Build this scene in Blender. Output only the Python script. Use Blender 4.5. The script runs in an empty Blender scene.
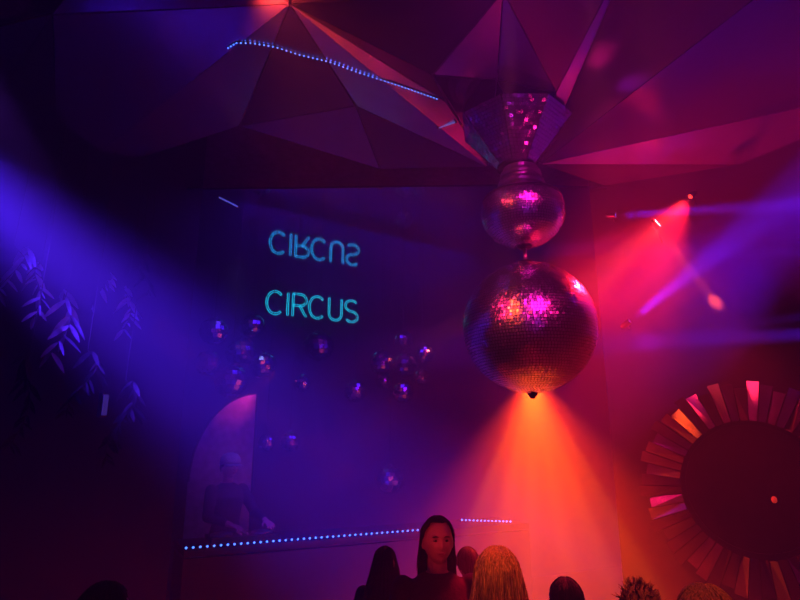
import bpy, bmesh, math, random
from mathutils import Vector, Matrix, Quaternion
from mathutils.bvhtree import BVHTree
random.seed(7)
scn = bpy.context.scene
col = scn.collection
PI = math.pi
scn.view_settings.view_transform = 'Standard'

# ------------------------------------------------------------------ camera
F = 578.0
PITCH = math.radians(14.1)
CAM = Vector((0, 0, 2.05))
cd = bpy.data.cameras.new('camera'); cd.lens = 26.0; cd.sensor_width = 36.0; cd.clip_start = 0.05
cam = bpy.data.objects.new('camera', cd); col.objects.link(cam)
cam.location = CAM; cam.rotation_euler = (PI/2 + PITCH, 0, 0)
scn.camera = cam
FW = Vector((0, math.cos(PITCH), math.sin(PITCH))); UP = Vector((0, -math.sin(PITCH), math.cos(PITCH))); RT = Vector((1, 0, 0))
def ray(px, py): return FW + RT*((px-400)/F) + UP*((300-py)/F)
def pt(px, py, Y):
    d = ray(px, py); return CAM + d*(Y/d.y)
def ptz(px, py, z):
    d = ray(px, py); return CAM + d*((z-CAM.z)/d.z)
def ptp(px, py, p, n):
    d = ray(px, py); return CAM + d*((p-CAM).dot(n)/d.dot(n))

# ------------------------------------------------------------------ materials
def mat(name, c, rough=0.6, metal=0.0, emit=None, es=0.0, nscale=12.0, var=0.25, bump=0.0, stretch=None):
    m = bpy.data.materials.new(name); m.use_nodes = True
    nt = m.node_tree; b = nt.nodes['Principled BSDF']
    tc = nt.nodes.new('ShaderNodeTexCoord'); nz = nt.nodes.new('ShaderNodeTexNoise')
    nz.inputs['Scale'].default_value = nscale; nz.inputs['Detail'].default_value = 4
    if stretch:
        mp = nt.nodes.new('ShaderNodeMapping'); mp.inputs['Scale'].default_value = stretch
        nt.links.new(tc.outputs['Object'], mp.inputs['Vector']); nt.links.new(mp.outputs['Vector'], nz.inputs['Vector'])
    else: nt.links.new(tc.outputs['Object'], nz.inputs['Vector'])
    rp = nt.nodes.new('ShaderNodeValToRGB')
    rp.color_ramp.elements[0].position = .3; rp.color_ramp.elements[1].position = .7
    rp.color_ramp.elements[0].color = (*[x*(1-var) for x in c], 1)
    rp.color_ramp.elements[1].color = (*[min(1, x*(1+var)) for x in c], 1)
    nt.links.new(nz.outputs['Fac'], rp.inputs['Fac']); nt.links.new(rp.outputs['Color'], b.inputs['Base Color'])
    b.inputs['Roughness'].default_value = rough; b.inputs['Metallic'].default_value = metal
    if bump:
        bp = nt.nodes.new('ShaderNodeBump'); bp.inputs['Strength'].default_value = bump; bp.inputs['Distance'].default_value = .02
        nt.links.new(nz.outputs['Fac'], bp.inputs['Height']); nt.links.new(bp.outputs['Normal'], b.inputs['Normal'])
    if emit:
        b.inputs['Emission Color'].default_value = (*emit, 1); b.inputs['Emission Strength'].default_value = es
    return m
HS = (1, 1, .06)
M = dict(
    wall=mat('dark_wall_paint', (.008, .007, .014), .85, bump=.1),
    rear=mat('pale_rear_wall_paint', (.4, .38, .42), .8, bump=.1),
    floor=mat('dark_club_floor', (.006, .005, .007), .6, nscale=3),
    slab=mat('ceiling_plaster', (.3, .28, .3), .9),
    mirror=mat('smoked_mirror', (.32, .45, .85), .05, 1.0, var=.04, nscale=2),
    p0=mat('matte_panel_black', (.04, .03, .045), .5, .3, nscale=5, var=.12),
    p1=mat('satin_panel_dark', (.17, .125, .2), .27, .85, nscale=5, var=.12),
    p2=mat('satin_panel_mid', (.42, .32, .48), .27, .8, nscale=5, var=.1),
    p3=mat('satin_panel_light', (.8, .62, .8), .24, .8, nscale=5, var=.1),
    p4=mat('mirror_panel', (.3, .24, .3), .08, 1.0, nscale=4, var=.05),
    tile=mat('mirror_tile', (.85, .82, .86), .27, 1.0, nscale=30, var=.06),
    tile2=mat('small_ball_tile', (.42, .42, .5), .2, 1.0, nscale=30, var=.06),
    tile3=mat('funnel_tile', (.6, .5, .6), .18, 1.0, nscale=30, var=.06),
    core=mat('ball_core', (.01, .01, .012), .9),
    metal=mat('black_metal', (.03, .03, .035), .4, .6),
    chrome=mat('chrome', (.45, .4, .47), .28, 1.0, var=.05),
    neon=mat('neon_cyan', (.01, .15, .2), .3, emit=(.0, .5, .72), es=2.4),
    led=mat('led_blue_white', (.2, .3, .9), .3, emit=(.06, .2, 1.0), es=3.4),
    tube=mat('led_tube_pale', (.3, .4, .9), .3, emit=(.18, .25, .75), es=.4),
    lensr=mat('lens_red', (.8, .1, .1), .2, emit=(1, .05, .02), es=2.5),
    lensb=mat('lens_blue', (.1, .1, .8), .2, emit=(.15, .08, 1), es=2),
    bulb=mat('bulb_red', (.8, .1, .1), .2, emit=(1, .05, .03), es=.4),
    booth=mat('booth_black_panel', (.02, .018, .025), .45),
    arch=mat('arch_panel_gloss', (.35, .27, .35), .4, .3),
    slat=mat('slat_mirror_glass', (.26, .18, .22), .16, .95),
    disc=mat('disc_dark_mirror', (.05, .03, .04), .3, .7),
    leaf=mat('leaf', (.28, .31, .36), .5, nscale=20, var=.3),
    leafshaded=mat('leaf_shaded', (.015, .017, .015), .7, nscale=20, var=.3),  # shade put into the leaf colour, for plants meant to look unlit
    stem=mat('stem', (.04, .04, .03), .8),
    skin=mat('skin', (.62, .42, .34), .5, nscale=40, var=.06),
    lip=mat('lips', (.45, .17, .16), .4, nscale=40, var=.05),
    eye=mat('eyeball', (.3, .3, .3), .15, var=.05),
    pupil=mat('pupil', (.01, .01, .01), .1),
    hairdark=mat('hair_dark', (.012, .009, .008), .7, nscale=160, var=.5, bump=.4, stretch=HS),
    hairblond=mat('hair_blond', (.6, .36, .14), .5, nscale=160, var=.6, bump=.5, stretch=HS),
    hairbrown=mat('hair_brown', (.3, .15, .07), .5, nscale=160, var=.5, bump=.4, stretch=HS),
    black=mat('cloth_black', (.01, .01, .012), .9, nscale=80, var=.3, bump=.15),
    capcloth=mat('cloth_pale_cap', (.4, .38, .44), .85, nscale=80, var=.3, bump=.15),
    charcoal=mat('cloth_charcoal', (.05, .05, .06), .85, nscale=80, var=.3, bump=.15),
    maroon=mat('cloth_maroon', (.05, .015, .015), .85, nscale=80, var=.3, bump=.15),
    grey=mat('cloth_grey', (.06, .055, .06), .85, nscale=80, var=.3, bump=.15),
    denim=mat('cloth_denim', (.03, .035, .06), .85, nscale=80, var=.3, bump=.15),
    shoe=mat('shoe_leather', (.02, .018, .018), .5),
)
for k in ('led', 'tube', 'bulb'):
    try: M[k].cycles.emission_sampling = 'NONE'
    except Exception: pass

# ------------------------------------------------------------------ mesh helpers
def box(bm, c, s, mtx=None):
    r = bmesh.ops.create_cube(bm, size=1)
    m = Matrix.Translation(c) @ Matrix.Diagonal((*s, 1))
    if mtx is not None: m = mtx @ m
    bmesh.ops.transform(bm, matrix=m, verts=r['verts'])
def ell(bm, c, r, rot=None, u=20, v=12):
    q = bmesh.ops.create_uvsphere(bm, u_segments=u, v_segments=v, radius=1)
    m = Matrix.Diagonal((*r, 1))
    if rot is not None: m = rot.to_4x4() @ m
    bmesh.ops.transform(bm, matrix=Matrix.Translation(c) @ m, verts=q['verts'])
def rev(bm, prof, axis_p=Vector((0, 0, 0)), axis=Vector((0, 0, 1)), seg=32):
    """surface of revolution; prof = [(radius, height)]"""
    q = Vector((0, 0, 1)).rotation_difference(axis.normalized()); rings = []
    for r, h in prof:
        if r < 1e-5: rings.append([bm.verts.new(axis_p + q @ Vector((0, 0, h)))])
        else: rings.append([bm.verts.new(axis_p + q @ Vector((r*math.cos(2*PI*i/seg), r*math.sin(2*PI*i/seg), h))) for i in range(seg)])
    for a, b in zip(rings, rings[1:]):
        for i in range(seg):
            j = (i+1) % seg
            if len(a) == 1 and len(b) == 1: continue
            if len(a) == 1: bm.faces.new((a[0], b[i], b[j]))
            elif len(b) == 1: bm.faces.new((a[i], a[j], b[0]))
            else: bm.faces.new((a[i], a[j], b[j], b[i]))
def tube(bm, pts, r, seg=8):
    pts = [Vector(p) for p in pts]; rings = []
    for i, p in enumerate(pts):
        d = (pts[min(i+1, len(pts)-1)] - pts[max(i-1, 0)]).normalized()
        a = d.orthogonal() if abs(d.y) > .95 else d.cross(Vector((0, 1, 0)))
        a.normalize(); b = d.cross(a)
        rr = r[i] if isinstance(r, (list, tuple)) else r
        rings.append([bm.verts.new(p + (a*math.cos(2*PI*k/seg) + b*math.sin(2*PI*k/seg))*rr) for k in range(seg)])
    for x, y in zip(rings, rings[1:]):
        for k in range(seg):
            l = (k+1) % seg; bm.faces.new((x[k], x[l], y[l], y[k]))
    bm.faces.new(rings[0][::-1]); bm.faces.new(rings[-1])
def cap(bm, p, q, r1, r2, seg=14):
    p = Vector(p); q = Vector(q)
    ell(bm, p, (r1,)*3, u=seg, v=10); ell(bm, q, (r2,)*3, u=seg, v=10)
    if (q-p).length > 1e-4: tube(bm, [p, q], [r1, r2], seg)
def loft(bm, rings, seg=28):
    R = [[bm.verts.new((cx + rx*math.cos(2*PI*i/seg), cy + ry*math.sin(2*PI*i/seg), z)) for i in range(seg)] for cx, cy, z, rx, ry in rings]
    for a, b in zip(R, R[1:]):
        for i in range(seg):
            j = (i+1) % seg; bm.faces.new((a[i], a[j], b[j], b[i]))
    bm.faces.new(R[0][::-1]); bm.faces.new(R[-1])
def to_mesh(bm, name, smooth):
    bmesh.ops.recalc_face_normals(bm, faces=bm.faces)
    me = bpy.data.meshes.new(name); bm.to_mesh(me); bm.free()
    if smooth:
        for p in me.polygons: p.use_smooth = True
    return me
def mk(name, bm, m, parent=None, smooth=False):
    me = to_mesh(bm, name, smooth) if isinstance(bm, bmesh.types.BMesh) else bm
    if not len(me.materials): me.materials.append(m)
    o = bpy.data.objects.new(name, me); col.objects.link(o)
    if parent is not None: o.parent = parent
    return o
def tag(o, label, cat, group=None, kind=None):
    o['label'] = label; o['category'] = cat
    if group: o['group'] = group
    if kind: o['kind'] = kind
    return o
def thing(name, label, cat, loc=(0, 0, 0), rz=0, group=None):
    o = bpy.data.objects.new(name, None); col.objects.link(o); o.empty_display_size = .1
    o.location = loc; o.rotation_euler = (0, 0, rz)
    return tag(o, label, cat, group)
def struct(name, bm, m):
    o = mk(name, bm, m); o['kind'] = 'structure'; return o
def remesh(bm, voxel, it=3):
    me = to_mesh(bm, 'tmp', False); o = bpy.data.objects.new('tmp', me); col.objects.link(o)
    r = o.modifiers.new('r', 'REMESH'); r.mode = 'VOXEL'; r.voxel_size = voxel; r.use_smooth_shade = True
    if it:
        s = o.modifiers.new('s', 'SMOOTH'); s.factor = .5; s.iterations = it
    dg = bpy.context.evaluated_depsgraph_get(); dg.update()
    n = bpy.data.meshes.new_from_object(o.evaluated_get(dg)); bpy.data.objects.remove(o)
    n.materials.clear()
    for p in n.polygons: p.use_smooth = True
    return n

# ------------------------------------------------------------------ room layout
U = Vector((.884, .468, 0)).normalized()          # direction of the booth and the wall behind it
N = Vector((U.y, -U.x, 0))                        # faces the dance floor
Z = Vector((0, 0, 1))
P0 = pt(185, 548, 5.3)                            # left end of the booth's lit edge
COUNTER = P0.z
WB = P0 - N*2.3; WB.z = 0                         # a point of the back wall
SP = WB + N*.12                                   # plane of the neon sign
ZC = ptp(311, 277, SP, N).z                       # mirrored ceiling height
SUN = pt(754, 488, 4.6)
NR = Vector((-.5, -.866, 0)); WR = Vector((.866, -.5, 0))
# wall polygons (plan)
RB = SUN - NR*.06
def isect(p, d, q, e):
    det = d.x*(-e.y) + e.x*d.y
    t = ((q.x-p.x)*(-e.y) + e.x*(q.y-p.y))/det
    return p + d*t
redge = RB - WR*1.02; redge.z = 0
RD = Vector((.5, .86, 0))
corner = isect(WB, U, redge, RD); corner.z = 0
rend = RB + WR*2.2; rend.z = 0
lk = P0 - U*.12; lk.z = 0
lb = lk - N*2.35; lb.z = 0
lend = Vector((-4.9, 1.2, 0))
def wallseg(bm, a, b, out, z0, z1, th=.12):
    n = Vector((b.y-a.y, -(b.x-a.x), 0)).normalized()
    if n.dot(out) < 0: n = -n
    vs = [a, b, b+n*th, a+n*th]
    lo = [bm.verts.new((v.x, v.y, z0)) for v in vs]; hi = [bm.verts.new((v.x, v.y, z1)) for v in vs]
    bm.faces.new(lo); bm.faces.new(hi)
    for i in range(4):
        j = (i+1) % 4; bm.faces.new((lo[i], lo[j], hi[j], hi[i]))
TOP = ZC + .7
bm = bmesh.new(); wallseg(bm, lb - U*.2, corner, -N, 0, TOP); struct('wall_back', bm, M['wall'])
bm = bmesh.new(); wallseg(bm, redge, rend, -NR, 0, TOP); wallseg(bm, redge - RD*-.1, corner, WR, 0, TOP); wallseg(bm, rend, Vector((rend.x, -3, 0)), Vector((1, 0, 0)), 0, TOP); struct('wall_right', bm, M['wall'])
bm = bmesh.new(); wallseg(bm, lb, lk, -U, 0, TOP); wallseg(bm, lk, lend, Vector((-1, 0, 0)), 0, TOP); wallseg(bm, lend, Vector((-4.9, -3, 0)), Vector((-1, 0, 0)), 0, TOP); struct('wall_left', bm, M['wall'])
bm = bmesh.new(); wallseg(bm, Vector((-4.9, -3, 0)), Vector((rend.x, -3, 0)), Vector((0, -1, 0)), 0, TOP); struct('wall_rear', bm, M['rear'])
bm = bmesh.new(); wallseg(bm, Vector((-4.9, -2.95, 0)), Vector((rend.x, -2.95, 0)), Vector((0, -1, 0)), 0, 3.15, .05); struct('dark_reflection_band_1', bm, M['wall'])   # unseen dark band added on the rear wall, darkens the balls' lower reflection
bm = bmesh.new(); box(bm, (1, 4, -.05), (18, 18, .1)); struct('floor', bm, M['floor'])
bm = bmesh.new(); box(bm, (1, 4, TOP+.05), (18, 18, .1)); struct('ceiling', bm, M['slab'])

# ------------------------------------------------------------------ faceted ceiling
T = pt(518, 168, 3.9)
EZ = T.z + .27
V = dict(A=(290, 4, ZC-.05), B=(240, 126, ZC+.16), C=(356, 106, ZC+.05), D=(380, 169, ZC+.06), F=(447, 102, EZ+.1), G=(433, 75, EZ+.14), P=(497, 80, EZ+.22),
         H=(556, 92, EZ+.13), K=(60, 184, ZC+.08), M=(52, 14, ZC+.25), N=(150, -110, ZC+.3), O=(330, -120, ZC+.25), Q=(503, -8, ZC+.12),
         R=(640, -70, ZC+.28), S=(830, -60, ZC+.05), X=(930, 80, ZC+.3), Y=(900, 165, ZC+.05), W=(660, 205, ZC+.22), L=(-140, 60, ZC+.2), J=(-60, 190, ZC+.1))
VP = {k: ptz(*v) for k, v in V.items()}; VP['E'] = ptz(488, 167, EZ); VP['I'] = ptz(540, 164, EZ)
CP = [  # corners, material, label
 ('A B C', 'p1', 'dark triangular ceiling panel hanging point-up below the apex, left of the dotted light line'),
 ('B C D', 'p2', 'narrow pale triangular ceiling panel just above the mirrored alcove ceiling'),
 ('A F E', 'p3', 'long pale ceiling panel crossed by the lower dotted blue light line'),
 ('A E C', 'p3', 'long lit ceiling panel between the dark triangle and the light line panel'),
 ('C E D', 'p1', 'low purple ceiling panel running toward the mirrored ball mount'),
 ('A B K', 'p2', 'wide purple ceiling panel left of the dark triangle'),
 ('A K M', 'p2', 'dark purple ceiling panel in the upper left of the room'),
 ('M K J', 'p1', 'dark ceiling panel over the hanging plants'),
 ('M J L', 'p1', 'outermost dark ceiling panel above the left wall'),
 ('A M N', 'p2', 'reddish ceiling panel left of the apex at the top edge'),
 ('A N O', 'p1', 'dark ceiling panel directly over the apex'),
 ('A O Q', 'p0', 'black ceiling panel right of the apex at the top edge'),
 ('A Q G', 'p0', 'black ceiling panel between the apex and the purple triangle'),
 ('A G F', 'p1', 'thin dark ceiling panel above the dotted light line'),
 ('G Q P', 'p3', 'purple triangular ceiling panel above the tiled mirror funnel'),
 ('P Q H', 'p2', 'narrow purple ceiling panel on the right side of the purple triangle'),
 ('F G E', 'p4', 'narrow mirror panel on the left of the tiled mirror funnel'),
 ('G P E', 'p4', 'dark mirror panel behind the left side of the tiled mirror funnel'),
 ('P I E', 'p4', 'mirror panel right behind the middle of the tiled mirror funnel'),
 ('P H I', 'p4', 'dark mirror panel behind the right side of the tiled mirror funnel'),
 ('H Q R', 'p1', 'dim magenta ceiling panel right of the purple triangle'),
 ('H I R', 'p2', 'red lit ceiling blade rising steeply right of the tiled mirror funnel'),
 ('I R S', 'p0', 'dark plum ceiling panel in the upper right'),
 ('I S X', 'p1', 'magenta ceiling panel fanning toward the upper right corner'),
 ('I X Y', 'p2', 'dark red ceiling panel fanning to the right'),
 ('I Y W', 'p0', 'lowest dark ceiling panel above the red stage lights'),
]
allv, allf = [], []
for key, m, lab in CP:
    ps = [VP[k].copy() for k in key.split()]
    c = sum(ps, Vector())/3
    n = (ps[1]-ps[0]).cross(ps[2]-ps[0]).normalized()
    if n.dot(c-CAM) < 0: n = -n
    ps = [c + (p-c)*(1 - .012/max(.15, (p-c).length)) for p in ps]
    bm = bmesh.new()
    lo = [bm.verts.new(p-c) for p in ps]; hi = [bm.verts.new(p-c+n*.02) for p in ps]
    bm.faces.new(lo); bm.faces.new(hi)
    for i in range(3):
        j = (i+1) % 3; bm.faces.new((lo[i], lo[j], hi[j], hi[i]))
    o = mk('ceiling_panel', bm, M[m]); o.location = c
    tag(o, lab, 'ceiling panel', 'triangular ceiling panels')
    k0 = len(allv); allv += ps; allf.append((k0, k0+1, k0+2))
BV = BVHTree.FromPolygons(allv, allf)
def ceil_hit(px, py):
    d = ray(px, py).normalized(); h = BV.ray_cast(CAM, d)
    return (h[0] - d*.016) if h[0] is not None else None
# mirrored alcove ceiling
bm = bmesh.new()
poly = [ptz(30, 192, ZC), ptz(520, 186, ZC), ptz(700, 192, ZC), corner + RD*.3 , lb + N*.05 + U*.02]
lo = [bm.verts.new((p.x, p.y, ZC+.0)) for p in poly]; hi = [bm.verts.new((p.x, p.y, ZC+.02)) for p in poly]
bm.faces.new(lo); bm.faces.new(hi)
for i in range(len(lo)):
    j = (i+1) % len(lo); bm.faces.new((lo[i], lo[j], hi[j], hi[i]))
o = mk('mirror_ceiling_panel', bm, M['mirror']); tag(o, 'smoked mirror ceiling over the booth reflecting the neon sign upside down', 'mirror')

# ------------------------------------------------------------------ neon sign
a = ptp(266, 302, SP, N); b = ptp(356, 308, SP, N)
SW = (b-a).length; SH = (ptp(310, 294.5, SP, N) - ptp(310, 316.5, SP, N)).length
base = ptp(266, 313, SP, N)
sg = thing('neon_sign', 'cyan neon sign spelling CIRCUS on the back wall above the booth', 'neon sign', base, math.atan2(U.y, U.x))
def arc(cx, cz, rx, rz, a0, a1, n=18): return [(cx + rx*math.cos(math.radians(a0+(a1-a0)*i/n)), cz + rz*math.sin(math.radians(a0+(a1-a0)*i/n))) for i in range(n+1)]
h = SH
def px2(x): return (x-266)/90*SW
def letter_strokes(ch, x0, x1):
    w = x1-x0; cx = (x0+x1)/2
    if ch == 'C': return [arc(cx, h/2, w/2, h/2, 48, 312)]
    if ch == 'I': return [[(cx, 0), (cx, h)]]
    if ch == 'R': return [[(x0, 0), (x0, h)] , [(x0, h), (x0+w*.45, h)] + arc(x0+w*.55, h*.74, w*.45, h*.26, 90, -90, 12) + [(x0, h*.48)], [(x0+w*.5, h*.48), (x1, 0)]]
    if ch == 'U': return [[(x0, h)] + arc(cx, h*.3, w/2, h*.3, 180, 360, 14) + [(x1, h)]]
    if ch == 'S': return [arc(cx, h*.745, w/2, h*.255, 40, 270, 14)[:-1] + arc(cx, h*.245, w/2, h*.245, 90, -140, 14)]
def outline(st, o):
    """closed loop at distance o either side of a stroke"""
    L, R_ = [], []
    for i, p in enumerate(st):
        q0 = Vector(st[max(i-1, 0)]); q1 = Vector(st[min(i+1, len(st)-1)]); d = (q1-q0)
        d = d.normalized() if d.length > 1e-6 else Vector((1, 0)); n = Vector((-d.y, d.x)); p = Vector(p)
        L.append(p + n*o); R_.append(p - n*o)
    return L + R_[::-1] + [L[0]]
for ch, x0, x1 in (('C', 266, 282), ('I', 284, 288), ('R', 291, 304), ('C', 307, 323), ('U', 327, 340), ('S', 344, 357)):
    bm = bmesh.new()
    for st in letter_strokes(ch, px2(x0), px2(x1)):
        tube(bm, [(x, 0, z) for x, z in outline(st, .0125)], .0042, 8)
    mk('letter', bm, M['neon'], sg, True)
bm = bmesh.new()
for z in (h*.25, h*.75): box(bm, (SW/2, .05, z), (SW*1.02, .012, .012))
for x in (.05, SW*.5, SW-.05): box(bm, (x, .085, h/2), (.015, .07, h*.8))
mk('mounting_rail', bm, M['metal'], sg)

# ------------------------------------------------------------------ DJ booth
RZ = math.atan2(U.y, U.x)
BL = (ptp(530, 521, P0, N) - P0).length
bth = thing('dj_booth', 'long black raised counter booth under the neon sign', 'booth', (P0.x, P0.y, 0), RZ)
bm = bmesh.new(); box(bm, (BL/2, .06, (COUNTER-.1)/2), (BL, .08, COUNTER-.1)); mk('front_panel', bm, M['booth'], bth)
bm = bmesh.new(); box(bm, (BL/2, .34, COUNTER-.05), (BL, .64, .06)); mk('counter_top', bm, M['booth'], bth)
bm = bmesh.new(); box(bm, (.03, .37, (COUNTER-.1)/2), (.06, .54, COUNTER-.1)); mk('side_panel', bm, M['booth'], bth)
bm = bmesh.new(); box(bm, (BL/2, 1.2, .1), (BL, 1.0, .2)); mk('platform', bm, M['booth'], bth)
led_me = None
def dotted_light_line(pts, step, r, label, offs=None):
    global led_me
    root = thing('dotted_light_line', label, 'light strip', pts[0])
    rel = [p - pts[0] for p in pts]
    bm = bmesh.new(); tube(bm, [p + Z*.008 for p in rel], .005, 6); mk('strip', bm, M['metal'], root)
    if led_me is None:
        b2 = bmesh.new(); ell(b2, (0, 0, 0), (1, 1, 1), u=10, v=6); led_me = to_mesh(b2, 'led', True); led_me.materials.append(M['led'])
    acc = 0; nxt = 0
    for p, q in zip(rel, rel[1:]):
        L = (q-p).length
        while nxt <= acc + L:
            c = p + (q-p)*((nxt-acc)/L)
            o = mk('led', led_me, None, root); o.location = c; o.scale = (r, r, r); nxt += step
        acc += L
    return root
fr = lambda px, py: ptp(px, py, P0 + N*.03, N)
dotted_light_line([fr(186, 548), fr(300, 539), fr(418, 530)], .058, .0105, 'dotted blue white light strip along the front edge of the booth')
dotted_light_line([fr(462, 520), fr(511, 521.5)], .05, .0105, 'short blue light strip at the far right end of the booth')
cl = [(228, 48), (236, 43), (252, 43), (275, 47), (300, 55), (330, 62), (360, 73), (400, 86), (446, 102)]  # glowing dots stand in for the booth strip's reflection in the ceiling
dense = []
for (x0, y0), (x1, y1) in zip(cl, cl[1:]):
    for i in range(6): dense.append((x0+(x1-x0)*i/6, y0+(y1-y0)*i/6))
dotted_light_line([p for p in (ceil_hit(x, y) for x, y in dense) if p is not None], .028, .0047, 'curving dotted blue reflection of the booth strip, built as glowing dots on the ceiling panels')
for (x0, y0, x1, y1, lab) in ((218, 197, 238, 207, 'small pale light tube on the ceiling above the neon sign'), (438, 128, 456, 122, 'small pale light tube beside the tiled mirror funnel')):
    p, q = (ptz(x0, y0, ZC-.003), ptz(x1, y1, ZC-.003)) if y0 > 150 else (ceil_hit(x0, y0), ceil_hit(x1, y1))
    r = thing('light_tube', lab, 'light tube', p)
    bm = bmesh.new(); tube(bm, [Vector((0, 0, 0)), q-p], .006, 8); mk('tube', bm, M['tube'], r, True)
    bm = bmesh.new()
    for e in (Vector((0, 0, 0)), q-p): ell(bm, e, (.01, .01, .01), u=8, v=6)
    mk('end_cap', bm, M['metal'], r, True)
# controller on the counter
cp = P0 + U*.55 - N*.3
ctl = thing('dj_controller', 'low black mixing console on the booth in front of the capped performer', 'console', (cp.x, cp.y, COUNTER-.02), RZ)
bm = bmesh.new(); box(bm, (0, 0, .03), (.62, .34, .06)); mk('body', bm, M['metal'], ctl)
for s in (-1, 1):
    bm = bmesh.new(); rev(bm, [(0, 0), (.1, 0), (.1, .015), (.09, .02), (0, .02)], Vector((s*.19, 0, .06))); mk('jog_wheel', bm, M['chrome'], ctl, False)
for i in range(6):
    bm = bmesh.new(); rev(bm, [(0, 0), (.012, 0), (.009, .02), (0, .02)], Vector(((i % 2-.5)*.06, (i//2-1)*.08, .06)), seg=12); mk('knob', bm, M['chrome'], ctl)
# arch panel behind the DJ
AP = P0 - N*1.8
ac = ptp(252, 480, AP, N); al = ptp(188, 480, AP, N); at_ = ptp(252, 394, AP, N)
rx = (ac-al).length; rz = (at_-ac).length
ar = thing('arched_panel', 'quarter round glossy panel behind the capped performer', 'wall panel', (ac.x, ac.y, 0), RZ)
zz = ac.z
out = [(-rx, 0), (-rx, zz)] + [(-rx*math.cos(t), zz + rz*math.sin(t)) for t in [PI/2*i/20 for i in range(1, 21)]] + [(0, 0)]
bm = bmesh.new()
f1 = [bm.verts.new((x, -.02, z)) for x, z in out]; f2 = [bm.verts.new((x, .02, z)) for x, z in out]
bm.faces.new(f1); bm.faces.new(f2)
for i in range(len(out)):
    j = (i+1) % len(out); bm.faces.new((f1[i], f1[j], f2[j], f2[i]))
mk('panel', bm, M['arch'], ar)
bm = bmesh.new(); tube(bm, [(x, -.02, z) for x, z in out[1:-1]] + [(0, -.02, .02)], .015, 8); mk('rim', bm, M['metal'], ar, True)

# ------------------------------------------------------------------ mirror balls
def tiled(prof, jit, m_, t, sides=0, fill=.85):
    """rows of flat square mirrors on a surface of revolution (or on an n-sided pyramid); prof = [(r, z)] at row edges"""
    bm = bmesh.new()
    for (r0, z0), (r1, z1) in zip(prof, prof[1:]):
        rc, zc = (r0+r1)/2, (z0+z1)/2; L = math.hypot(r1-r0, z1-z0); nr, nz = (z1-z0)/L, -(r1-r0)/L
        if sides:
            spots_ = []
            for s in range(sides):
                a = 2*PI*(s+.5)/sides; w_ = 2*rc*math.tan(PI/sides)*.97; k = max(1, round(w_/t))
                spots_ += [(a, (j+.5-k/2)*w_/k, w_/k/2) for j in range(k)]
        else:
            m = max(5, int(2*PI*rc/t)); off = random.random(); spots_ = [(2*PI*(k+off)/m, 0, PI*rc/m) for k in range(m)]
        for a, sh, w in spots_:
            nrm = Vector((nr*math.cos(a), nr*math.sin(a), nz)); e = Vector((-math.sin(a), math.cos(a), 0)); f = nrm.cross(e)
            n2 = (nrm + e*random.gauss(0, jit) + f*random.gauss(0, jit)).normalized()
            e2 = (e - n2*e.dot(n2)).normalized(); f2 = n2.cross(e2)
            w = w*fill; hh = L*.5*fill; c = Vector((rc*math.cos(a), rc*math.sin(a), zc)) + e*sh
            bm.faces.new([bm.verts.new(c + e2*x*w + f2*y*hh) for x, y in ((-1, -1), (1, -1), (1, 1), (-1, 1))])
    me = bpy.data.meshes.new('mirror_tiles'); bm.to_mesh(me); bm.free(); me.materials.append(M[m_]); return me
def sph(R, t, top=PI/2, fz=1.0):
    n = max(6, int((top+PI/2)*R/t)); return [(R*math.cos(a), fz*R*math.sin(a)) for a in [-PI/2 + (top+PI/2)*i/n for i in range(n+1)]]
def core_me(prof, sc_=.985):
    bm = bmesh.new(); rev(bm, [(r*sc_, z*sc_) for r, z in prof] + ([(0, prof[-1][1]*sc_)] if prof[-1][0] > 1e-4 else []), seg=48)
    me = to_mesh(bm, 'core', True); me.materials.append(M['core']); return me
bc = pt(529, 327, 3.9); sc = pt(522, 213, 3.9); sc.x = bc.x + .0
RBIG = 66.5*((bc-CAM).dot(FW))/F*.99; RSM = 41.5*((sc-CAM).dot(FW))/F
b1 = thing('mirror_ball', 'large mirror ball hanging lowest, in front of the orange beam', 'mirror ball', bc)
pr = sph(RBIG, .0205); mk('mirror_tiles', tiled(pr, .045, 'tile', .0205), None, b1); mk('core', core_me(pr), None, b1)
bm = bmesh.new(); rev(bm, [(0, -.035), (.012, -.035), (.02, -.024), (.03, -.01), (.05, .012), (0, .012)], Vector((0, 0, -RBIG))); mk('bottom_boss', bm, M['metal'], b1, True)
bm = bmesh.new(); rev(bm, [(0, .02), (.05, .02), (.06, .0), (.075, -.015), (0, -.015)], Vector((0, 0, RBIG))); mk('top_cap', bm, M['metal'], b1, True)
FZ = .86
gap = (sc.z-RSM*FZ) - (bc.z+RBIG)
bm = bmesh.new(); tube(bm, [(0, 0, RBIG), (0, 0, RBIG+gap-.015)], .014, 12); mk('rod', bm, M['chrome'], b1, True)
b2 = thing('mirror_ball', 'slightly flattened mirror ball mounted right above the largest one, under the tiled funnel', 'mirror ball', sc)
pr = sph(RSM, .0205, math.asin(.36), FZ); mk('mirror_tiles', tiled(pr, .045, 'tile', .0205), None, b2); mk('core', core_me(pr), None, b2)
cz = pr[-1][1]-.01; tz = T.z - sc.z
bm = bmesh.new(); rev(bm, [(0, cz), (RSM*.92, cz), (RSM*.95, cz+.01), (RSM*.92, cz+.03), (RSM*.55, cz+.045), (0, cz+.045)], Vector((0, 0, 0)), seg=40); mk('mounting_collar', bm, M['metal'], b2, False)
hn = tz - .008 - (cz+.04); z0 = cz+.04
prn = [(0, z0)]
for i in range(3):
    k = z0 + hn*i/3; prn += [(RSM*(.62-.07*i), k), (RSM*(.64-.07*i), k+hn*.08), (RSM*(.62-.07*i), k+hn*.17), (RSM*.42, k+hn*.2), (RSM*.42, k+hn*.32)]
prn += [(RSM*.4, tz-.008), (0, tz-.008)]
bm = bmesh.new(); rev(bm, prn, Vector((0, 0, 0)), seg=40); mk('ringed_neck', bm, M['chrome'], b2, False)
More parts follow.
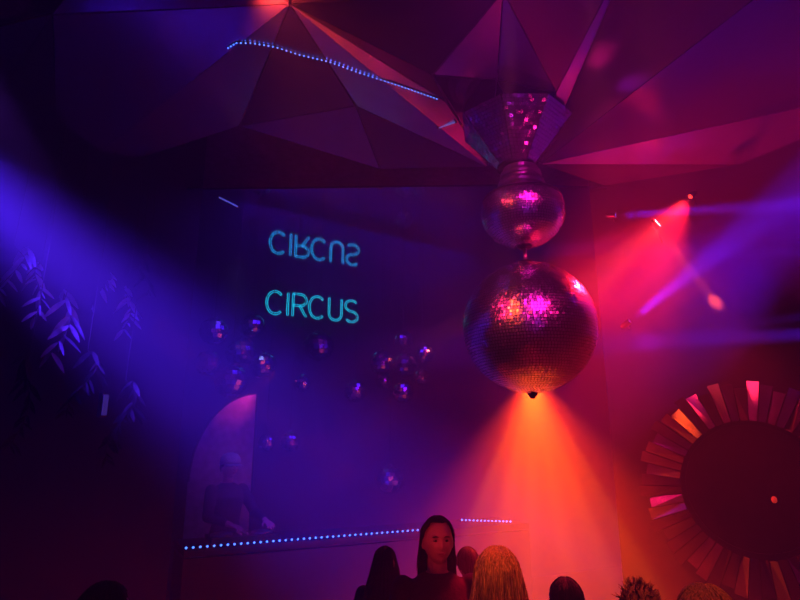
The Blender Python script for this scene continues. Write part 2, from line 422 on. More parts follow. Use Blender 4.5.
bm = bmesh.new(); rev(bm, [(0, -.015), (.04, -.015), (.06, .01), (0, .01)], Vector((0, 0, -RSM*FZ))); mk('bottom_cap', bm, M['metal'], b2, True)
# eight-sided tiled funnel between the ceiling and the balls
fn = thing('mirror_funnel', 'dark faceted mirror funnel tapering down from the ceiling onto the stacked balls', 'mirror funnel', Vector((bc.x-.03, bc.y, T.z)), PI/8)
FH = .36; nrow = 17; R0, R1 = .12, .395
pf = [(R0 + (R1-R0)*i/nrow, FH*i/nrow) for i in range(nrow+1)]
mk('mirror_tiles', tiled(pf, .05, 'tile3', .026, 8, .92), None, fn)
bm = bmesh.new(); rev(bm, [(0, .008)] + [((R0-.006)/math.cos(PI/8), .004), ((R1-.006)/math.cos(PI/8), FH+.004), (0, FH+.004)], seg=8); mk('core', bm, M['core'], fn)
for s in range(8):
    a = 2*PI*s/8; k = 1/math.cos(PI/8); d = Vector((math.cos(a), math.sin(a), 0))
    bm = bmesh.new(); tube(bm, [d*R0*k, d*R1*k + Z*FH], .004, 6); mk('rib', bm, M['metal'], fn)
bm = bmesh.new(); rev(bm, [(.12, -.005), (.138, -.005), (.138, .012), (.12, .012), (.12, -.005)], seg=40); mk('bottom_ring', bm, M['metal'], fn)
# small balls in the alcove
SB = P0 - N*1.15
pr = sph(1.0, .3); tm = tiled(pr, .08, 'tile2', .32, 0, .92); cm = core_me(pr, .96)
bm = bmesh.new(); rev(bm, [(0, .12), (.12, .12), (.16, 0), (.28, -.06), (0, -.06)], Vector((0, 0, 1.0)), seg=16); km = to_mesh(bm, 'cap', True); km.materials.append(M['metal'])
balls = [
 (214, 331, 11, -.2, 'dim'), (241, 352, 12, .05, 'dim'), (208, 363, 10, .1, 'dim'), (231, 381, 13, -.4, 'dim'), (252, 326, 10, .3, 'dim'), (263, 366, 11, .25, 'dim'),
 (319, 346, 12, .0, 'mid'), (302, 383, 7, .1, 'mid'), (355, 391, 9, .1, 'mid'),
 (404, 340, 8, .45, 'red'), (382, 363, 10, -.1, 'red'), (405, 365, 10, .15, 'red'), (424, 354, 8, -.25, 'red'), (403, 392, 9, -.35, 'red'), (384, 380, 7, .3, 'red'), (421, 377, 7, .4, 'red'),
 (266, 443, 7, -.25, 'low'), (290, 442, 8, 0, 'low'), (390, 480, 11, .1, 'low')]
blab = ['dim mirror ball at the top left of the violet cluster left of the sign', 'dim mirror ball in the middle of the violet cluster', 'dim mirror ball lowest on the left edge of the violet cluster',
 'largest dim mirror ball hanging lowest in the violet cluster', 'dim mirror ball at the top of the violet cluster closest to the sign', 'dim mirror ball on the right edge of the violet cluster',
 'violet mirror ball hanging alone directly under the last letters of the sign', 'tiny violet mirror ball between the two ball clusters', 'small violet mirror ball left of the red lit cluster, low',
 'red lit mirror ball topmost of the right cluster', 'red lit mirror ball on the left side of the right cluster', 'red lit mirror ball in the centre of the right cluster', 'red lit mirror ball furthest right in the cluster',
 'red lit mirror ball lowest of the right cluster', 'tiny mirror ball at the lower left of the red lit cluster', 'tiny mirror ball at the lower right of the red lit cluster',
 'left one of two small mirror balls beside the performer', 'right one of two small mirror balls beside the performer', 'low mirror ball just above the right part of the booth']
for (x, y, r, dd, g), lab in zip(balls, blab):
    r *= 1.25
    c = ptp(x, y, SB - N*dd, N); R = r*((c-CAM).dot(FW))/F
    t = thing('mirror_ball', lab, 'mirror ball', c, random.random()*6, {'dim': 'violet mirror balls left of the sign', 'red': 'red lit mirror balls right of the sign'}.get(g, 'scattered small mirror balls below the sign'))
    for nm, me in (('mirror_tiles', tm), ('core', cm), ('cap', km)):
        o = mk(nm, me, None, t); o.scale = (R, R, R)
    bm = bmesh.new(); tube(bm, [(0, 0, R), (0, 0, ZC - c.z)], .003, 6); mk('cord', bm, M['metal'], t)

# ------------------------------------------------------------------ sunburst on the right wall
RS = 106*((SUN-CAM).dot(FW))/F
sb = thing('sunburst_mirror', 'large round wall mirror ringed with radiating mirror glass slats', 'mirror', SUN, math.atan2(WR.y, WR.x))
def onrad(a, r, y=0): return Vector((r*math.cos(a), y, r*math.sin(a)))
bm = bmesh.new(); rev(bm, [(0, 0), (RS*.72, 0), (RS*.72, .02), (RS*.62, .03), (RS*.6, .024), (0, .024)], Vector((0, .05, 0)), Vector((0, -1, 0)), 72); mk('mirror', bm, M['disc'], sb)
bm = bmesh.new(); rev(bm, [(RS*.58, .03), (RS*.62, .03), (RS*.62, .05), (RS*.58, .05), (RS*.58, .03)], Vector((0, .05, 0)), Vector((0, -1, 0)), 72); mk('inner_ring', bm, M['metal'], sb)
NS = 54
for i in range(NS):
    a = 2*PI*(i+.5)/NS; lng = (1.0, .93, .97)[i % 3]
    r0, r1 = RS*.62, RS*lng; w0, w1 = RS*.031, RS*.052; tl = random.uniform(-.012, .012); t2 = random.uniform(-.028, .028); lay = -.012*(i % 2)
    bm = bmesh.new(); e = Vector((-math.sin(a), 0, math.cos(a)))
    q = [onrad(a, r0)-e*w0, onrad(a, r0)+e*w0, onrad(a, r1)+e*w1, onrad(a, r1)-e*w1]
    fr_ = [bm.verts.new(p + Vector((0, -.06 + lay + (tl if k in (1, 2) else -tl) + (t2 if k > 1 else -t2), 0))) for k, p in enumerate(q)]
    bk = [bm.verts.new(p + Vector((0, .01, 0))) for p in q]
    bm.faces.new(fr_); bm.faces.new(bk)
    for k in range(4):
        l = (k+1) % 4; bm.faces.new((fr_[k], fr_[l], bk[l], bk[k]))
    mk('slat', bm, M['slat'], sb)
bm = bmesh.new(); ell(bm, (.12, .0, -.08), (.02, .02, .025), u=12, v=8); o = mk('small_red_bulb', bm, M['bulb'], sb, True); o['label'] = 'small glowing red bulb'
# ------------------------------------------------------------------ hanging plants on the left wall
def plant(px, py, Y, length, nl, label, leafsize=.16, m_='leaf', spread=.9):
    c = pt(px, py, Y); t = thing('hanging_plant', label, 'hanging plant', c, group='hanging plants on the left wall')
    rnd = random.Random(px)
    up = ZC - c.z - .02
    pts = [Vector((0, 0, up)), Vector((.02, 0, up*.5)), Vector((0, 0, 0))]
    n = 8; pts += [Vector((.07*math.sin(i*.6+px), .05*math.cos(i*.5), -length*i/n)) for i in range(1, n+1)]
    bm = bmesh.new(); tube(bm, pts, .0035, 6); mk('stem', bm, M['stem'], t, True)
    bm = bmesh.new()
    for i in range(nl):
        f0 = i/(nl-1)
        for s in (-1, 1):
            f = min(1, max(0, f0 + rnd.uniform(-.04, .04))); k = f*n; p = Vector((.07*math.sin(k*.6+px), .05*math.cos(k*.5), -length*f))
            ang = rnd.uniform(-1.2, 1.2); L = leafsize*(1-.35*f)*rnd.uniform(.6, 1.3); W = L*rnd.uniform(.1, .15)
            d = Vector((s*math.cos(ang), math.sin(ang)*.7, -.35-rnd.random()*spread)).normalized()
            sd = d.cross(Vector((rnd.uniform(-.7, .7), 1, rnd.uniform(-.7, .7)))).normalized(); nn = d.cross(sd)
            prev = None
            for q in range(6):
                g = q/5; w = W*math.sin(PI*min(.98, g*.9+.06))**.8; cpt = p + d*L*g - Z*.25*L*g*g
                row = [bm.verts.new(cpt - sd*w + nn*.15*w), bm.verts.new(cpt), bm.verts.new(cpt + sd*w + nn*.15*w)]
                if prev:
                    for z in range(2): bm.faces.new((prev[z], prev[z+1], row[z+1], row[z]))
                prev = row
    mk('leaves', bm, M[m_], t, True)
plant(14, 245, 3.9, .65, 14, 'feathery hanging plant at the far left edge in the blue beam', .14)
plant(42, 260, 4.05, .45, 10, 'fine leafed hanging plant between the far left one and the long drooping one', .12)
plant(68, 288, 4.2, .5, 8, 'hanging plant with long drooping leaves, lit violet, third from the left', .18)
plant(100, 250, 4.6, .55, 14, 'hanging plant just right of the long drooping leaves, highest up', .14)
plant(130, 272, 4.7, .5, 12, 'hanging plant nearest the mirrored alcove, in the blue beam', .14)
plant(148, 250, 4.8, .4, 10, 'short hanging plant at the right end of the row of plants', .13, 'leafshaded')
plant(126, 380, 4.55, .6, 18, 'dense dark hanging plant below the beam beside the small violet wall light', .13, 'leafshaded')
plant(88, 350, 4.25, .45, 14, 'dark hanging plant directly left of the small violet wall light', .12, 'leafshaded')
plant(30, 355, 3.9, .6, 16, 'trailing plant low on the left wall, leaves coloured dark to look unlit', .13, 'leafshaded')
wp = pt(105, 405, 4.3)
wl = thing('wall_light', 'small upright violet wall light among the plants', 'wall light', wp, math.atan2(lk.y-lend.y, lk.x-lend.x))
bm = bmesh.new(); box(bm, (0, .03, 0), (.05, .05, .18)); mk('housing', bm, M['metal'], wl)
bm = bmesh.new(); box(bm, (0, 0, 0), (.035, .012, .15)); mk('glowing_panel', bm, mat('violet_panel', (.02, .02, .07), .7, emit=(.1, .05, .55), es=.3), wl)

# ------------------------------------------------------------------ stage lights and added unseen lamps
def spot(pos, tgt, c, P, size, blend=.5, rad=.03):
    l = bpy.data.lights.new('spot', 'SPOT'); l.color = c; l.energy = P; l.spot_size = math.radians(size); l.spot_blend = blend; l.shadow_soft_size = rad
    o = bpy.data.objects.new('spot_lamp', l); col.objects.link(o); o.location = pos
    o.rotation_euler = (tgt-pos).to_track_quat('-Z', 'Y').to_euler(); return o
def area(pos, tgt, c, P, sx, sy):
    l = bpy.data.lights.new('area', 'AREA'); l.shape = 'RECTANGLE'; l.size = sx; l.size_y = sy; l.color = c; l.energy = P
    o = bpy.data.objects.new('added_wash_lamp', l); col.objects.link(o); o.location = pos
    o.rotation_euler = (tgt-pos).to_track_quat('-Z', 'Y').to_euler(); return o
def fixture(pos, tgt, lens, label, wall):
    t = thing('stage_light', label, 'stage light', pos, group='stage lights on the right')
    d = (tgt-pos).normalized(); q = Vector((0, 0, 1)).rotation_difference(d); k = .45
    bm = bmesh.new(); rev(bm, [(r_*k, h_*k) for r_, h_ in [(0, -.2), (.035, -.2), (.05, -.16), (.055, -.05), (.06, -.02), (.06, .0), (.05, .0), (.045, -.02), (0, -.02)]], Vector((0, 0, 0)), d, 24); mk('housing', bm, M['metal'], t, True)
    bm = bmesh.new(); rev(bm, [(0, 0), (.043*k, 0), (.035*k, .005), (0, .007)], d*-.009, d, 24); mk('lens', bm, M[lens], t, True)
    m = -NR if wall else Z
    s = d.cross(m).normalized(); c = d*-.045
    bm = bmesh.new(); tube(bm, [c+s*.028, c+s*.035+m*.025, c+s*.02+m*.045, c-s*.02+m*.045, c-s*.035+m*.025, c-s*.028], .004, 8); mk('yoke', bm, M['metal'], t, True)
    e = c + m*((RB-(pos+c)).dot(-NR)) if wall else Vector((c.x, c.y, ZC+.02-pos.z))
    bm = bmesh.new(); tube(bm, [c+m*.045, e], .005, 8); mk('mounting_rod', bm, M['metal'], t, True)
# orange beam behind the large ball
op = pt(531, 372, 5.0)
spot(op, op + Vector((0, -.12, -1)), (1, .03, .002), 2000, 96, 1.0)
spot(op, op + Vector((0, -.12, -1)), (1, .125, .002), 2300, 60, 1.0)
for dx in (-.46, -.26, -.09, .1, .28, .46): spot(op, op + Vector((dx, -.15, -1)), (1, .16, .003), 3000, 7, .9)
spot(op + Z*.2, pt(640, 245, 4.6), (1, .008, .045), 800, 80, 1.0)  # unseen red spot added behind the ball to redden the haze
# red lamps on the right
def beam(px, py, off, tx, ty, TY, lens, label, c, P, size, blend=.5):
    p = ptp(px, py, RB + NR*off, NR); tg = pt(tx, ty, p.y + TY)
    if label: fixture(p, tg, lens, label, True)
    spot(p+(tg-p).normalized()*.03, tg, c, P, size, blend); return p
beam(690, 197, .3, 640, 242, -.2, 'lensr', 'topmost red stage light on the right, aimed down to the left', (1, .04, .012), 3600, 14, .9)
beam(690, 197, .3, 628, 283, -.2, None, None, (1, .008, .035), 2000, 56, 1.0)
p = ptp(658, 228, RB + NR*.5, NR); tg = ptp(713, 299, RB + NR*.02, NR)
fixture(p, tg, 'lensr', 'red stage light at the centre of the red glow, aimed down to the right', True)
spot(p + (tg-p).normalized()*.03, tg, (1, .065, .012), 3400, 6, .9)
spot(p + NR*.12, p + NR*.4 + Vector((.1, 0, -1.0)), (1, .025, .025), 260, 80, 1.0)
beam(630, 321, .2, 705, 262, -.4, 'lensb', 'blue stage light right of the large ball, aimed up to the right', (.08, .01, 1), 3400, 17, 1.0)
beam(616, 215, .2, 800, 204, -.7, 'lensb', 'blue violet stage light near the tiled mirror funnel, aimed flat to the right', (.12, .01, 1), 6500, 7, .9)
p = pt(900, 150, 3.3); spot(p, pt(710, 280, 4.5), (.09, .004, 1), 900, 46, 1.0)  # unseen violet spot added to fill the haze on the right
p = pt(900, 255, 3.2); spot(p, pt(640, 250, 4.6), (.12, .012, 1), 2000, 5, 1.0)
p = pt(900, 330, 3.2); spot(p, pt(560, 345, 4.7), (.1, .01, 1), 2900, 9, 1.0)
p = pt(900, 180, 3.3); spot(p, pt(640, 235, 4.4), (.09, .01, 1), 1900, 4, 1.0)
p = pt(900, 300, 3.2); spot(p, pt(690, 335, 4.55), (.12, .01, 1), 1100, 6, 1.0)
# shafts fanning out over the balls
fp0 = pt(552, 158, 3.7)
for tx, ty, c_, P_ in ((610, 40, (1, .01, .25), 45), (690, 30, (.4, .01, .7), 90), (760, 80, (.8, .01, .3), 60), (800, 128, (.3, .01, .9), 120)):
    spot(fp0, pt(tx, ty, 3.2), c_, P_, 14, 1.0)
# blue beam from the left
p = pt(-120, 112, 2.9); tg = pt(170, 350, 4.3)
spot(p, tg, (.07, .014, 1), 6000, 33, 1.0, .2)
spot(Vector((-1.2, 1.3, 3.2)), pt(75, 290, 4.3), (.24, .05, 1), 120, 16, .9)  # extra unseen violet spot added to brighten the plants
# unseen spots added to wash the ceiling panels with colour
spot(Vector((.9, .4, 2.5)), Vector((-.6, 3.3, 4.2)), (.36, .01, .6), 62, 74, .9)
spot(Vector((.2, .9, 3.0)), ptz(490, 40, ZC), (.7, .02, .6), 18, 50, .9)
p = pt(850, 330, 3.0); spot(p, T + Vector((.9, -.9, .2)), (.45, .008, .5), 24, 80, .9)
p = ptz(262, -14, ZC-.06); spot(p, ptz(292, 8, ZC), (1, .06, .03), 45, 120, .8)
# unseen spots added for the mirror balls: lit upper rear and ceiling, then highlights
for x in (-2.4, 0, 2.4): spot(Vector((x, -1.6, 3.2)), Vector((x, -3, 4.4)), (1, .012, .3), 55, 100, .8)
for x in (-1.6, .4, 2.2): spot(Vector((x, .2, 3.5)), Vector((x*1.1, .3, 4.9)), (1, .012, .3), 24, 125, .8)
spot(Vector((-.95, 1.5, 3.9)), bc, (1, .09, .008), 330, 14, .4, .45)
spot(Vector((1.9, 1.1, 4.0)), bc, (.9, .01, .22), 360, 14, .4, .9)
spot(Vector((.9, 1.6, 4.1)), (bc+sc)/2, (.8, .008, .42), 400, 28, .4, .85)
spot(Vector((-1.2, 2.2, 4.0)), bc, (.9, .008, .15), 260, 18, .4, .7)
spot(Vector((.3, 1.2, 2.5)), Vector((bc.x, bc.y, T.z+.2)), (1, .012, .3), 65, 11, .8, .15)  # this and the next: unseen pink spots added for glints on the funnel
spot(Vector((1.7, 1.6, 2.9)), Vector((bc.x, bc.y, T.z+.1)), (1, .012, .25), 42, 15, .8, .15)
# unseen lamps added: violet wash over the booth, accents on balls, panel and sunburst
p = P0 + U*1.6 + N*.25; p.z = ZC-.15; area(p, P0 + U*1.4 - N*1.6 + Z*.3, (.06, .008, .85), 26, 3.0, .3)
p = P0 + U*3.4 - N*.2; p.z = ZC-.65; spot(p, ptp(403, 365, SB, N), (1, .1, .1), 80, 40, .9, .1)
p = P0 + U*.3 - N*.3; p.z = ZC-.4; spot(p, ptp(238, 355, SB, N), (.35, .38, 1), 11, 45, .9, .1)
q = ptp(236, 408, AP, N); spot(q + N*.7 + U*.3 + Z*.4, q + Z*.05, (1, .04, .35), 28, 40, 1.0)
p = SUN + NR*.7 + Vector((0, 0, 1.2)); spot(p, SUN + Z*.65, (1, .02, .08), 30, 75, .9, .2)

# ------------------------------------------------------------------ people
def head_pts(bm, c, s):
    q = bmesh.ops.create_uvsphere(bm, u_segments=56, v_segments=40, radius=1)
    g = lambda v, p, w: math.exp(-((v.x-p[0])**2/w[0]**2 + (v.z-p[1])**2/w[1]**2))
    for v in q['verts']:
        n = v.co.copy(); x, y, z = n
        front = max(0, -y)
        X, Y, Zz = x*.079, y*.097, z*.115
        if z < 0:
            X *= 1 - .24*(-z)**1.8; Y *= 1 - .18*(-z)**2*(1 if y > 0 else -.1)
        if front > .2:
            d = 0
            ridge = max(0, min(1, (.22-z)/.4)) if z > -.22 else max(0, 1-(-.22-z)/.1)
            d += .022*ridge*math.exp(-(x/.17)**2)
            d -= .013*(g(n, (.36, .1), (.2, .12)) + g(n, (-.36, .1), (.2, .12)))
            d += .008*(g(n, (.33, .3), (.3, .1)) + g(n, (-.33, .3), (.3, .1)))
            d += .006*g(n, (0, -.47), (.25, .1)); d -= .004*g(n, (0, -.62), (.3, .06)); d += .009*g(n, (0, -.8), (.25, .14))
            d += .006*(g(n, (.52, -.15), (.2, .2)) + g(n, (-.52, -.15), (.2, .2)))
            Y -= d*min(1, (front-.2)/.3)
        v.co = c + Vector((X, Y, Zz))*s
    for sgn in (-1, 1): ell(bm, c + Vector((sgn*.078, .01, -.01))*s, (.011*s, .024*s, .034*s), u=12, v=8)
def hand(bm, w, d, palm_n, s, side):
    """w wrist, d direction, palm_n palm normal"""
    d = d.normalized(); sd = d.cross(palm_n).normalized()*side; pn = palm_n.normalized()
    rot = Matrix((sd, d, pn)).transposed()
    ell(bm, w + d*.05*s, (.042*s, .056*s, .016*s), rot)
    for k, (o, L) in enumerate(((-.033, .068), (-.011, .08), (.012, .075), (.033, .058))):
        a = w + d*(.088 - abs(o)*.25)*s + sd*o*s
        b = a + (d + sd*o*3 + pn*.15)*L*.5*s; c = b + (d*.8 + sd*o*2 + pn*.55)*L*.5*s
        cap(bm, a, b, .0095*s, .009*s, 10); cap(bm, b, c, .009*s, .007*s, 10)
    a = w + d*.03*s - sd*.034*s; b = a + (d*.6 - sd*.75 + pn*.2)*.042*s; c = b + (d*.9 - sd*.25 + pn*.3)*.034*s
    cap(bm, a, b, .013*s, .0105*s, 10); cap(bm, b, c, .0105*s, .008*s, 10)
def person(label, x, y, H, rz, hair, hm, shirt, arms=None, z0=0, voxel=.0065, female=False, face=False, hat=False, trousers='denim'):
    s = H/1.75
    t = thing('person', label, 'person', (x, y, z0), rz)
    v = lambda a, b, c: Vector((a, b, c))*s
    sw = .165 if female else .185
    arms = arms or {}
    def torso(bm, g):
        loft(bm, [(0, .0, .84*s, (.13)*s+g, .09*s+g), (0, 0, .92*s, .165*s+g, .115*s+g), (0, 0, 1.08*s, .135*s+g, .1*s+g), (0, 0, 1.2*s, .15*s+g, .11*s+g),
                  (0, 0, 1.33*s, sw*.93*s+g, .115*s+g), (0, .01, 1.41*s, sw*.85*s+g, .085*s+g), (0, .012, 1.455*s, .095*s+g, .065*s+g), (0, .015, 1.475*s, .06*s+g*.6, .055*s+g*.6)])
    def armpts(k):
        e, w = arms.get(k, ((k*(sw+.055), .03, 1.13), (k*(sw+.065), -.06, .89)))
        return v(k*sw, .01, 1.40), v(*e), v(*w)
    bm = bmesh.new(); torso(bm, 0)
    cap(bm, v(0, .015, 1.44), v(0, .005, 1.56), .056*s, .052*s)
    for k in (-1, 1):
        S, E, Wp = armpts(k)
        cap(bm, S, E, .052*s, .04*s); cap(bm, E, Wp, .04*s, .027*s)
        d = (Wp-E); pn = Vector((-k, 0, 0)) if k not in arms else Vector((0, 0, -1))
        if abs(d.normalized().dot(pn)) > .8: pn = Vector((0, 1, 0))
        hand(bm, Wp, d, pn, s, k)
        cap(bm, v(k*.09, 0, .9), v(k*.1, -.01, .49), .085*s, .055*s); cap(bm, v(k*.1, -.01, .49), v(k*.105, .02, .09), .055*s, .037*s)
        cap(bm, v(k*.105, .02, .06), v(k*.12, -.13, .035), .04*s, .03*s)
    hc = v(0, -.012, 1.632); head_pts(bm, hc, s)
    mk('body', remesh(bm, voxel, 1), M['skin'], t)
    # clothing
    bm = bmesh.new(); torso(bm, .013)
    for k in (-1, 1):
        S, E, Wp = armpts(k); cap(bm, S, E, .064*s, .054*s); cap(bm, E, E + (Wp-E)*.75, .054*s, .043*s)
    mk('shirt', remesh(bm, .011, 3), M[shirt], t)
    bm = bmesh.new(); loft(bm, [(0, 0, .82*s, .15*s, .115*s), (0, 0, .92*s, .182*s, .13*s), (0, 0, 1.0*s, .165*s, .122*s)])
    for k in (-1, 1): cap(bm, v(k*.09, 0, .88), v(k*.1, -.01, .49), .096*s, .072*s); cap(bm, v(k*.1, -.01, .49), v(k*.105, .02, .12), .072*s, .06*s)
    mk('trousers', remesh(bm, .012, 3), M[trousers], t)
    for k in (-1, 1):
        bm = bmesh.new(); loft(bm, [(k*.112*s, -.05*s, 0, .05*s, .135*s), (k*.112*s, -.05*s, .03*s, .052*s, .137*s), (k*.112*s, -.035*s, .06*s, .045*s, .11*s), (k*.107*s, .01*s, .1*s, .045*s, .055*s)])
        mk('shoe', bm, M['shoe'], t, True)
    # face
    if face:
        for k in (-1, 1):
            ec = hc + v(k*.029, -.077, .011)
            bm = bmesh.new(); ell(bm, ec, (.013*s, .012*s, .0068*s)); mk('eye', bm, M['eye'], t, True)
            bm = bmesh.new(); ell(bm, ec + v(0, -.0105, 0), (.0065*s, .003*s, .006*s)); mk('pupil', bm, M['pupil'], t, True)
            bm = bmesh.new(); tube(bm, [hc + v(k*.014, -.093, .03), hc + v(k*.028, -.095, .033), hc + v(k*.046, -.085, .029)], [.0024*s, .0038*s, .002*s], 6); mk('eyebrow', bm, M['hairdark'], t, True)
        bm = bmesh.new()
        ell(bm, hc + v(0, -.091, -.051), (.023*s, .007*s, .0038*s)); ell(bm, hc + v(0, -.091, -.0575), (.019*s, .007*s, .0042*s))
        mk('lips', bm, M['lip'], t, True)
    # hair
    bm = bmesh.new(); NCOL, NROW = 120, 26; R = []
    long = hair.get('long', 0); rnd = random.Random(label); ph = [rnd.uniform(0, 6) for _ in range(4)]
    lock = [rnd.uniform(.86, 1.08) for _ in range(NCOL)]
    b = hair.get('vol', 1.0)
    def hairpt(th, q, j):
        a = abs((th + PI) % (2*PI) - PI)*180/PI          # 0 front
        fl = hair.get('front', 50)
        if a < 48: end = fl
        elif a < 78: end = fl + (88-fl)*(a-48)/30
        else: end = 88 + (hair.get('nape', 118)-88)*min(1, (a-78)/50)
        end *= (1 + (lock[j]-1)*.5)
        hang = long*lock[j]*max(0, min(1, (a-hair.get('part', 60))/22)) if long else 0
        arcL = math.radians(min(end, 95 if hang else end))*.115; tot = arcL + hang; sL = q*tot
        wob = 1 + hair.get('wave', .02)*math.sin(th*23 + ph[0] + q*5) + .014*math.sin(th*41 + ph[1] - q*9) + .25*(lock[j]-.97)*q
        if hang and sL > arcL:
            A = math.radians(min(end, 95)); z = math.cos(A)*.126 - (sL-arcL); r = math.sin(A)*(1 + .1*math.sin((sL-arcL)*8)); flare = hair.get('flare', 0)*(sL-arcL)
            X, Y = (.09*r + flare)*wob*b, (.11*r + flare)*wob*b
            return Vector((math.sin(th)*X, -math.cos(th)*Y + .008, z))
        A = sL/.115
        return Vector((math.sin(th)*math.sin(A)*.09*wob*b, -math.cos(th)*math.sin(A)*.109*wob*b + .004, math.cos(A)*.126*b*(wob*.3+.7)))
    for j in range(NCOL):
        th = 2*PI*j/NCOL; R.append([bm.verts.new(hc + hairpt(th, .02+.98*i/NROW, j)*s) for i in range(NROW+1)])
    top = bm.verts.new(hc + Vector((0, .004, .126*b))*s)
    for j in range(NCOL):
        k = (j+1) % NCOL; bm.faces.new((top, R[j][0], R[k][0]))
        for i in range(NROW): bm.faces.new((R[j][i], R[j][i+1], R[k][i+1], R[k][i]))
    # loose strands lying along the hair surface
    for _ in range(hair.get('strands', 60)):
        th = rnd.uniform(.9, 2*PI-.9); j = int(th/(2*PI)*NCOL) % NCOL; q0 = rnd.uniform(.05, .5); off = rnd.uniform(1.01, 1.05); dth = rnd.uniform(-.1, .1)
        pl = []
        for i in range(7):
            q = q0 + (min(1.04, q0+.6)-q0)*i/6; pp = hairpt(th + dth*i/6, q, j); pl.append(hc + Vector((pp.x*off, pp.y*off, pp.z + .002))*s)
        tube(bm, pl, [.002*s]*6 + [.0006*s], 5)
    for _ in range(hair.get('spikes', 0)):
        th = rnd.uniform(0, 6.28); A = math.radians(rnd.uniform(0, 65)); d = Vector((math.sin(th)*math.sin(A), -math.cos(th)*math.sin(A), math.cos(A)))
        b0 = hc + Vector((d.x*.083, d.y*.103, d.z*.12))*s; L = rnd.uniform(.018, .042)
        d = (d + Vector((rnd.uniform(-1, 1), rnd.uniform(-1, 1), 0))*.5).normalized()
        tube(bm, [b0, b0 + d*L*.6 + Vector((rnd.uniform(-.01, .01), 0, 0))*.5, b0 + d*L + Vector((rnd.uniform(-.02, .02), rnd.uniform(-.02, .02), 0))*.5], [.0035, .002, .0008], 6)
    o = mk('hair', bm, M[hm], t, True)
    if hat:
        bm = bmesh.new(); rev(bm, [(.1, .03), (.103, .06), (.095, .1), (.07, .135), (.03, .15), (0, .152)], hc, Z, 32)
        for vv in bm.verts: vv.co.y = hc.y + (vv.co.y-hc.y)*1.18
        n = 12; r0 = [bm.verts.new(hc + Vector((.1*math.sin(a), -.118*math.cos(a), .035))) for a in [-1.1 + 2.2*i/n for i in range(n+1)]]
        r1 = [bm.verts.new(hc + Vector((.11*math.sin(a), -.118*math.cos(a) - .09*math.cos(a*1.25), .025 - .012*abs(a)))) for a in [-1.1 + 2.2*i/n for i in range(n+1)]]
        for i in range(n): bm.faces.new((r0[i], r0[i+1], r1[i+1], r1[i]))
        o = mk('cap', bm, M['capcloth'], t, True); sm = o.modifiers.new('thickness', 'SOLIDIFY'); sm.thickness = .004
    return t
def crowd(label, px, top, Y, rz, **kw):
    p = pt(px, top, Y); return person(label, p.x, p.y, p.z, rz, **kw)
crowd('person with swept back dark hair facing the camera, face lit red', 437, 517, 3.2, .15, hair=dict(nape=120, front=40, wave=.03, long=.18, part=80, flare=.05), hm='hairdark', shirt='maroon', face=True, voxel=.005)
crowd('person with long blond hair seen from behind, lit glowing orange', 497, 551, 2.45, PI-.25, hair=dict(long=.34, front=45, wave=.03, flare=.14, vol=1.08, strands=320), hm='hairblond', shirt='black', female=True)
crowd('dark haired person standing behind the shoulder of the person facing the camera', 468, 548, 4.0, PI+.3, hair=dict(nape=118), hm='hairdark', shirt='black')
crowd('dark silhouetted person with long hair left of the person facing the camera', 384, 546, 3.9, PI-.4, hair=dict(long=.3, flare=.25, wave=.05, vol=.92), hm='hairdark', shirt='black', female=True)
crowd('dark haired person seen from behind, right of the long blond hair', 566, 579, 2.85, PI, hair=dict(nape=120), hm='hairdark', shirt='black')
crowd('person with tousled hair, its tips glowing orange', 640, 587, 2.4, PI+.2, hair=dict(nape=118, spikes=110, wave=.03), hm='hairbrown', shirt='black')
crowd('person with smooth rounded blond hair, nearest at the lower right', 706, 590, 1.8, PI-.15, hair=dict(nape=122, wave=.012, vol=1.05, strands=200), hm='hairblond', shirt='grey')
crowd('black silhouetted person at the lower left with a faint red edge', 104, 584, 2.2, PI-.5, hair=dict(nape=120), hm='hairdark', shirt='black')
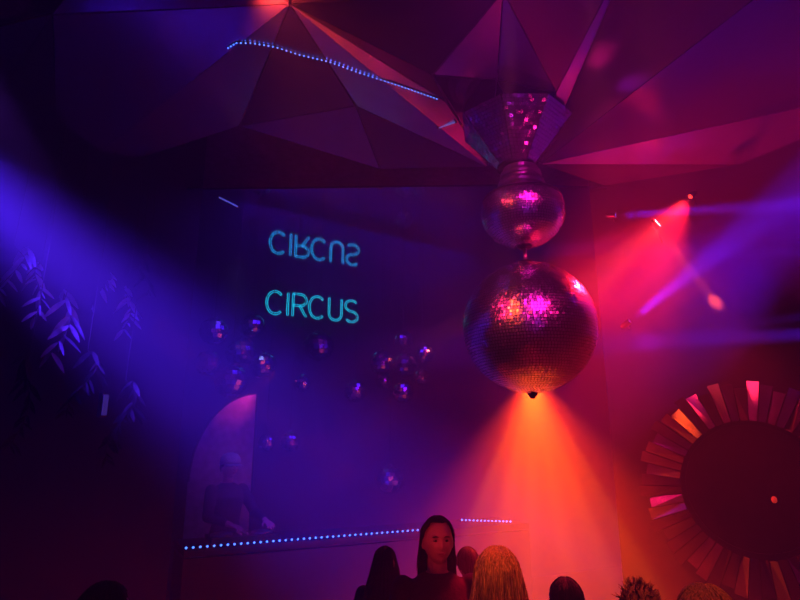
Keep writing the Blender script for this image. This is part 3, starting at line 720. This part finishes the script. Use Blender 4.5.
# performer behind the booth
dp = P0 - N*.95; dj = ptp(229, 470, dp, N)
person('person in a pale cap and dark shirt leaning over the booth console', dj.x, dj.y, 1.74, RZ + .35, hair=dict(nape=112), hm='hairdark', shirt='charcoal', hat=True, face=True, z0=.2, voxel=.0065,
       arms={-1: ((-.27, -.1, 1.16), (-.17, -.36, 1.1)), 1: ((.29, -.1, 1.16), (.24, -.38, 1.1))})
p = P0 + N*.5 + U*1.1; p.z = ZC-.35; spot(p, Vector((dj.x, dj.y, 1.8)), (.14, .12, 1), 60, 16, .9)  # unseen blue spot added to light the performer
fp = pt(437, 542, 3.1)
spot(Vector((-.5, 1.0, 2.3)), fp, (1, .03, .025), 95, 6.5, .8)  # unseen red spot added to light the face
# unseen spots added overhead so the hair glows orange
spot(pt(545, 600, 2.1) + Z*2.4, pt(499, 569, 2.45), (1, .11, .012), 220, 8, .6)
spot(pt(730, 600, 1.6) + Z*2.6, pt(706, 600, 1.8), (1, .1, .015), 110, 9, .6)
spot(pt(650, 600, 2.0) + Z*2.8, pt(640, 600, 2.4), (1, .1, .015), 220, 8, .6)
spot(pt(580, 600, 2.6) + Z*2.6, pt(566, 600, 2.85), (1, .08, .015), 120, 8, .6)

# ------------------------------------------------------------------ haze in the air (world volume)
w = bpy.data.worlds.new('club_haze'); scn.world = w; w.use_nodes = True
nt = w.node_tree; nt.nodes.clear()
out = nt.nodes.new('ShaderNodeOutputWorld'); bg = nt.nodes.new('ShaderNodeBackground'); bg.inputs['Color'].default_value = (0, 0, 0, 1); bg.inputs['Strength'].default_value = 0
sc_ = nt.nodes.new('ShaderNodeVolumeScatter'); sc_.inputs['Color'].default_value = (1, 1, 1, 1); sc_.inputs['Density'].default_value = .07
em = nt.nodes.new('ShaderNodeEmission'); em.inputs['Color'].default_value = (.00025, .00001, .0013, 1); em.inputs['Strength'].default_value = 1  # faint violet glow put into the haze as ambient light
ad = nt.nodes.new('ShaderNodeAddShader'); nt.links.new(sc_.outputs[0], ad.inputs[0]); nt.links.new(em.outputs[0], ad.inputs[1])
nt.links.new(bg.outputs[0], out.inputs['Surface']); nt.links.new(ad.outputs[0], out.inputs['Volume'])
